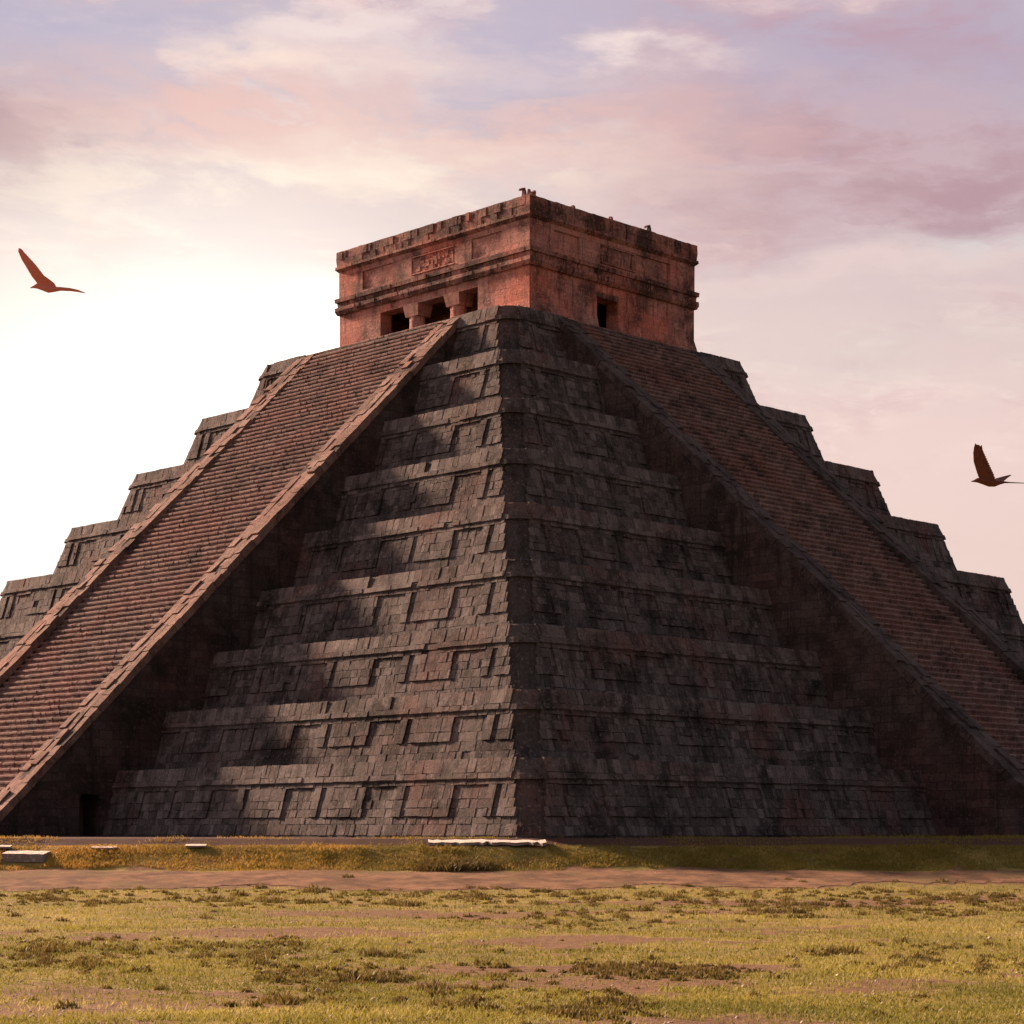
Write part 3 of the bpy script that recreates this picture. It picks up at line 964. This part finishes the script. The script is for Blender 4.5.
W = bpy.data.worlds.new('World'); S.world = W; W.use_nodes = True
t = NT(W.node_tree); t.N.clear()
out = t.new('ShaderNodeOutputWorld'); bg = t.new('ShaderNodeBackground')
t.L.new(bg.outputs[0], out.inputs[0])
sky = t.new('ShaderNodeTexSky', sky_type='NISHITA'); sky.sun_disc = False
sky.sun_elevation = R_(SUN_EL); sky.sun_rotation = math.atan2(sdir[0], sdir[1])
sky.air_density = 1.4; sky.dust_density = 2.5
D = t.new('ShaderNodeTexCoord').outputs['Generated']
dr = t.vm('DOT_PRODUCT', D, tuple(RGT)); df = t.vm('DOT_PRODUCT', D, tuple(FWD)); dz = t.vm('DOT_PRODUCT', D, (0, 0, 1))
AZ = t.m('MULTIPLY', t.m('ARCTAN2', dr, df), 180 / math.pi)     # degrees right of the view axis
EL = t.m('MULTIPLY', t.m('ARCSINE', dz), 180 / math.pi)


def deg(x, y):
    a = math.degrees(math.atan((x - PPX) / FOC))
    return a, math.degrees(math.atan((829.2 - y) / FOC * math.cos(math.radians(a))))


P0 = t.combine(t.m('MULTIPLY', AZ, .10), t.m('MULTIPLY', EL, .30), 0)
P1 = t.combine(t.m('MULTIPLY', AZ, .20), t.m('MULTIPLY', t.m('ADD', EL, t.m('MULTIPLY', AZ, .05)), .55), .7)
wn = t.new('ShaderNodeTexNoise'); t.L.new(P1, wn.inputs['Vector']); wn.inputs['Scale'].default_value = .9; wn.inputs['Detail'].default_value = 7; wn.inputs['Roughness'].default_value = .62
wv = t.vm('SUBTRACT', wn.outputs['Color'], (.5, .5, .5))
sx = t.new('ShaderNodeSeparateXYZ'); t.L.new(wv, sx.inputs[0])
AZw = t.m('ADD', AZ, t.m('MULTIPLY', sx.outputs[0], 8.0)); ELw = t.m('ADD', EL, t.m('MULTIPLY', sx.outputs[1], 3.4))


def gb(x, y, wx, wy, soft=False):
    a, e = deg(x, y)
    sa_, se = wx / FOC * 57.3, wy / FOC * 57.3
    A, Ev = (AZ, EL) if soft else (AZw, ELw)
    p = t.m('ADD', t.m('POWER', t.m('DIVIDE', t.m('ABSOLUTE', t.m('SUBTRACT', A, a)), sa_), 2.0), t.m('POWER', t.m('DIVIDE', t.m('ABSOLUTE', t.m('SUBTRACT', Ev, e)), se), 2.0))
    return t.m('POWER', 2.71828, t.m('MULTIPLY', p, -1.0))


# clear air: pink low down, lavender higher up
base = t.mix(t.ramp(ELw, 9, 22), (.92, .68, .63), (.60, .50, .58))
base = t.mix(t.ramp(EL, 20, 60), base, (.17, .17, .25))
base = t.mix(.12, base, t.vm('SCALE', sky.outputs[0], None) if False else t.mix(1.0, sky.outputs[0], (.10, .10, .10), 'MULTIPLY'))
# clouds
cl = t.noise(t.vm('ADD', P1, t.vm('MULTIPLY', wv, (.5, .5, .5))), 1.0, 9, .60, .2)
cl2 = t.noise(t.vm('ADD', P1, t.vm('ADD', t.vm('MULTIPLY', wv, (.8, .8, .8)), (4.1, 2.7, 1.3))), 2.1, 8, .62, .3)
cl3 = t.noise(t.vm('ADD', P1, (.0, .10, .0)), 1.0, 9, .60, .2)
dens = t.m('MULTIPLY', t.ramp(cl, .44, .62), t.ramp(EL, 2, 14, .15, 1.0))
lit = t.ramp(t.m('SUBTRACT', cl, cl3), -.02, .07)            # sunward, lower edges of the puffs catch light
pale = t.mix(t.ramp(cl2, .38, .60), (.95, .72, .66), (.74, .49, .50))
pale = t.mix(t.m('MULTIPLY', lit, .40), pale, (1.0, .86, .77))
c = t.mix(t.m('MULTIPLY', dens, .85), base, pale)
# larger masses the photograph shows
def over(c, f, col, k=1.0): return t.mix(t.m('MULTIPLY', f, k, clamp=True), c, col)
tex = t.ramp(cl2, .36, .56, .15, 1.0)
texb = t.ramp(cl, .40, .56, .2, 1.0)
c = over(c, gb(60, 40, 260, 50), (.46, .44, .60), .80)
c = over(c, gb(520, 60, 140, 45), (.50, .47, .62), .80)
c = over(c, gb(880, 60, 300, 55), (.46, .41, .55), .80)
c = over(c, t.m('MULTIPLY', gb(860, 20, 220, 30), texb), (.50, .33, .42), .8)
c = over(c, gb(5, 140, 130, 46), (.40, .22, .29), 1.0)
c = over(c, gb(880, 165, 270, 75), (.62, .42, .46), .5)
c = over(c, t.m('MULTIPLY', gb(880, 165, 290, 80), texb), (.44, .26, .32), .85)
c = over(c, t.m('MULTIPLY', gb(970, 215, 180, 36), tex), (.44, .27, .33), .7)
c = over(c, t.m('MULTIPLY', gb(530, 140, 240, 32), tex), (.60, .33, .36), .95)
c = over(c, t.m('MULTIPLY', gb(230, 115, 150, 34), tex), (.76, .44, .43), 1.0)
c = over(c, t.m('MULTIPLY', gb(300, 66, 170, 22), texb), (.97, .76, .68), .95)
c = over(c, t.m('MULTIPLY', gb(345, 22, 70, 20), texb), (.90, .74, .72), .9)
c = over(c, t.m('MULTIPLY', gb(650, 58, 90, 12), texb), (.95, .78, .74), .8)
c = over(c, t.m('MULTIPLY', gb(300, 185, 300, 34), texb), (1.0, .86, .72), .95)
c = over(c, t.m('MULTIPLY', gb(420, 150, 330, 60), tex), (.93, .68, .61), .6)
c = over(c, t.m('MULTIPLY', gb(1000, 248, 120, 18), tex), (.76, .72, .71), .7)
c = over(c, gb(880, 275, 260, 12), (.92, .72, .66), .4)
c = over(c, t.m('MULTIPLY', gb(930, 345, 200, 45), texb), (.70, .60, .58), .6)
c = over(c, gb(880, 470, 200, 60), (.88, .66, .62), .5)
# out-of-view sky, shaped as fill: warm pink left, dim grey-blue right
back = t.ramp(t.m('ABSOLUTE', t.m('ADD', AZ, 55)), 65, 150)
dim = t.mix(t.ramp(dr, -.65, .55), (.50, .285, .255), (.160, .170, .205))
c = t.mix(back, c, t.mix(.82, c, dim))
# sun glow painted into the sky colour; the sun lamp shines from farther left
g1 = gb(215, 420, 210, 150, True); g2 = gb(60, 440, 520, 240, True); g3 = gb(322, 345, 42, 38, True); g4 = gb(-40, 520, 200, 160, True)
c = t.mix(t.m('MULTIPLY', g2, .82, clamp=True), c, (1.02, .90, .74))
c = t.mix(g4, c, (1.05, 1.0, .96))
addg = t.mix(1.0, t.mix(g1, (0, 0, 0), (.62, .64, .62)), t.mix(g3, (0, 0, 0), (2.2, 1.9, 1.5)), 'ADD')
c = t.mix(1.0, c, addg, 'ADD')
# below the horizon: dull ground colour
c = t.mix(t.ramp(EL, -2, 1), (.10, .08, .06), c)
t.L.new(c, bg.inputs['Color'])
EXPO = 1.5
bg.inputs['Strength'].default_value = 1 / 2 ** EXPO

# ------------------------------------------------------------------ camera
cd = bpy.data.cameras.new('camera'); cam = bpy.data.objects.new('camera', cd); COL.objects.link(cam)
cam.location = CAM
cam.rotation_euler = (math.pi / 2 + PITCH, 0, YAW)
cd.sensor_width = 36; cd.lens = FOC / 1024 * 36
cd.shift_x = (512 - PPX) / 1024; cd.shift_y = (PPY - 512) / 1024
cd.clip_start = .1; cd.clip_end = 8000
S.camera = cam
S.render.resolution_x = S.render.resolution_y = 1024
S.view_settings.view_transform = 'Standard'; S.view_settings.look = 'None'
S.view_settings.exposure = EXPO; S.view_settings.gamma = 1
S.cycles.max_bounces = 5
S.cycles.use_denoising = True
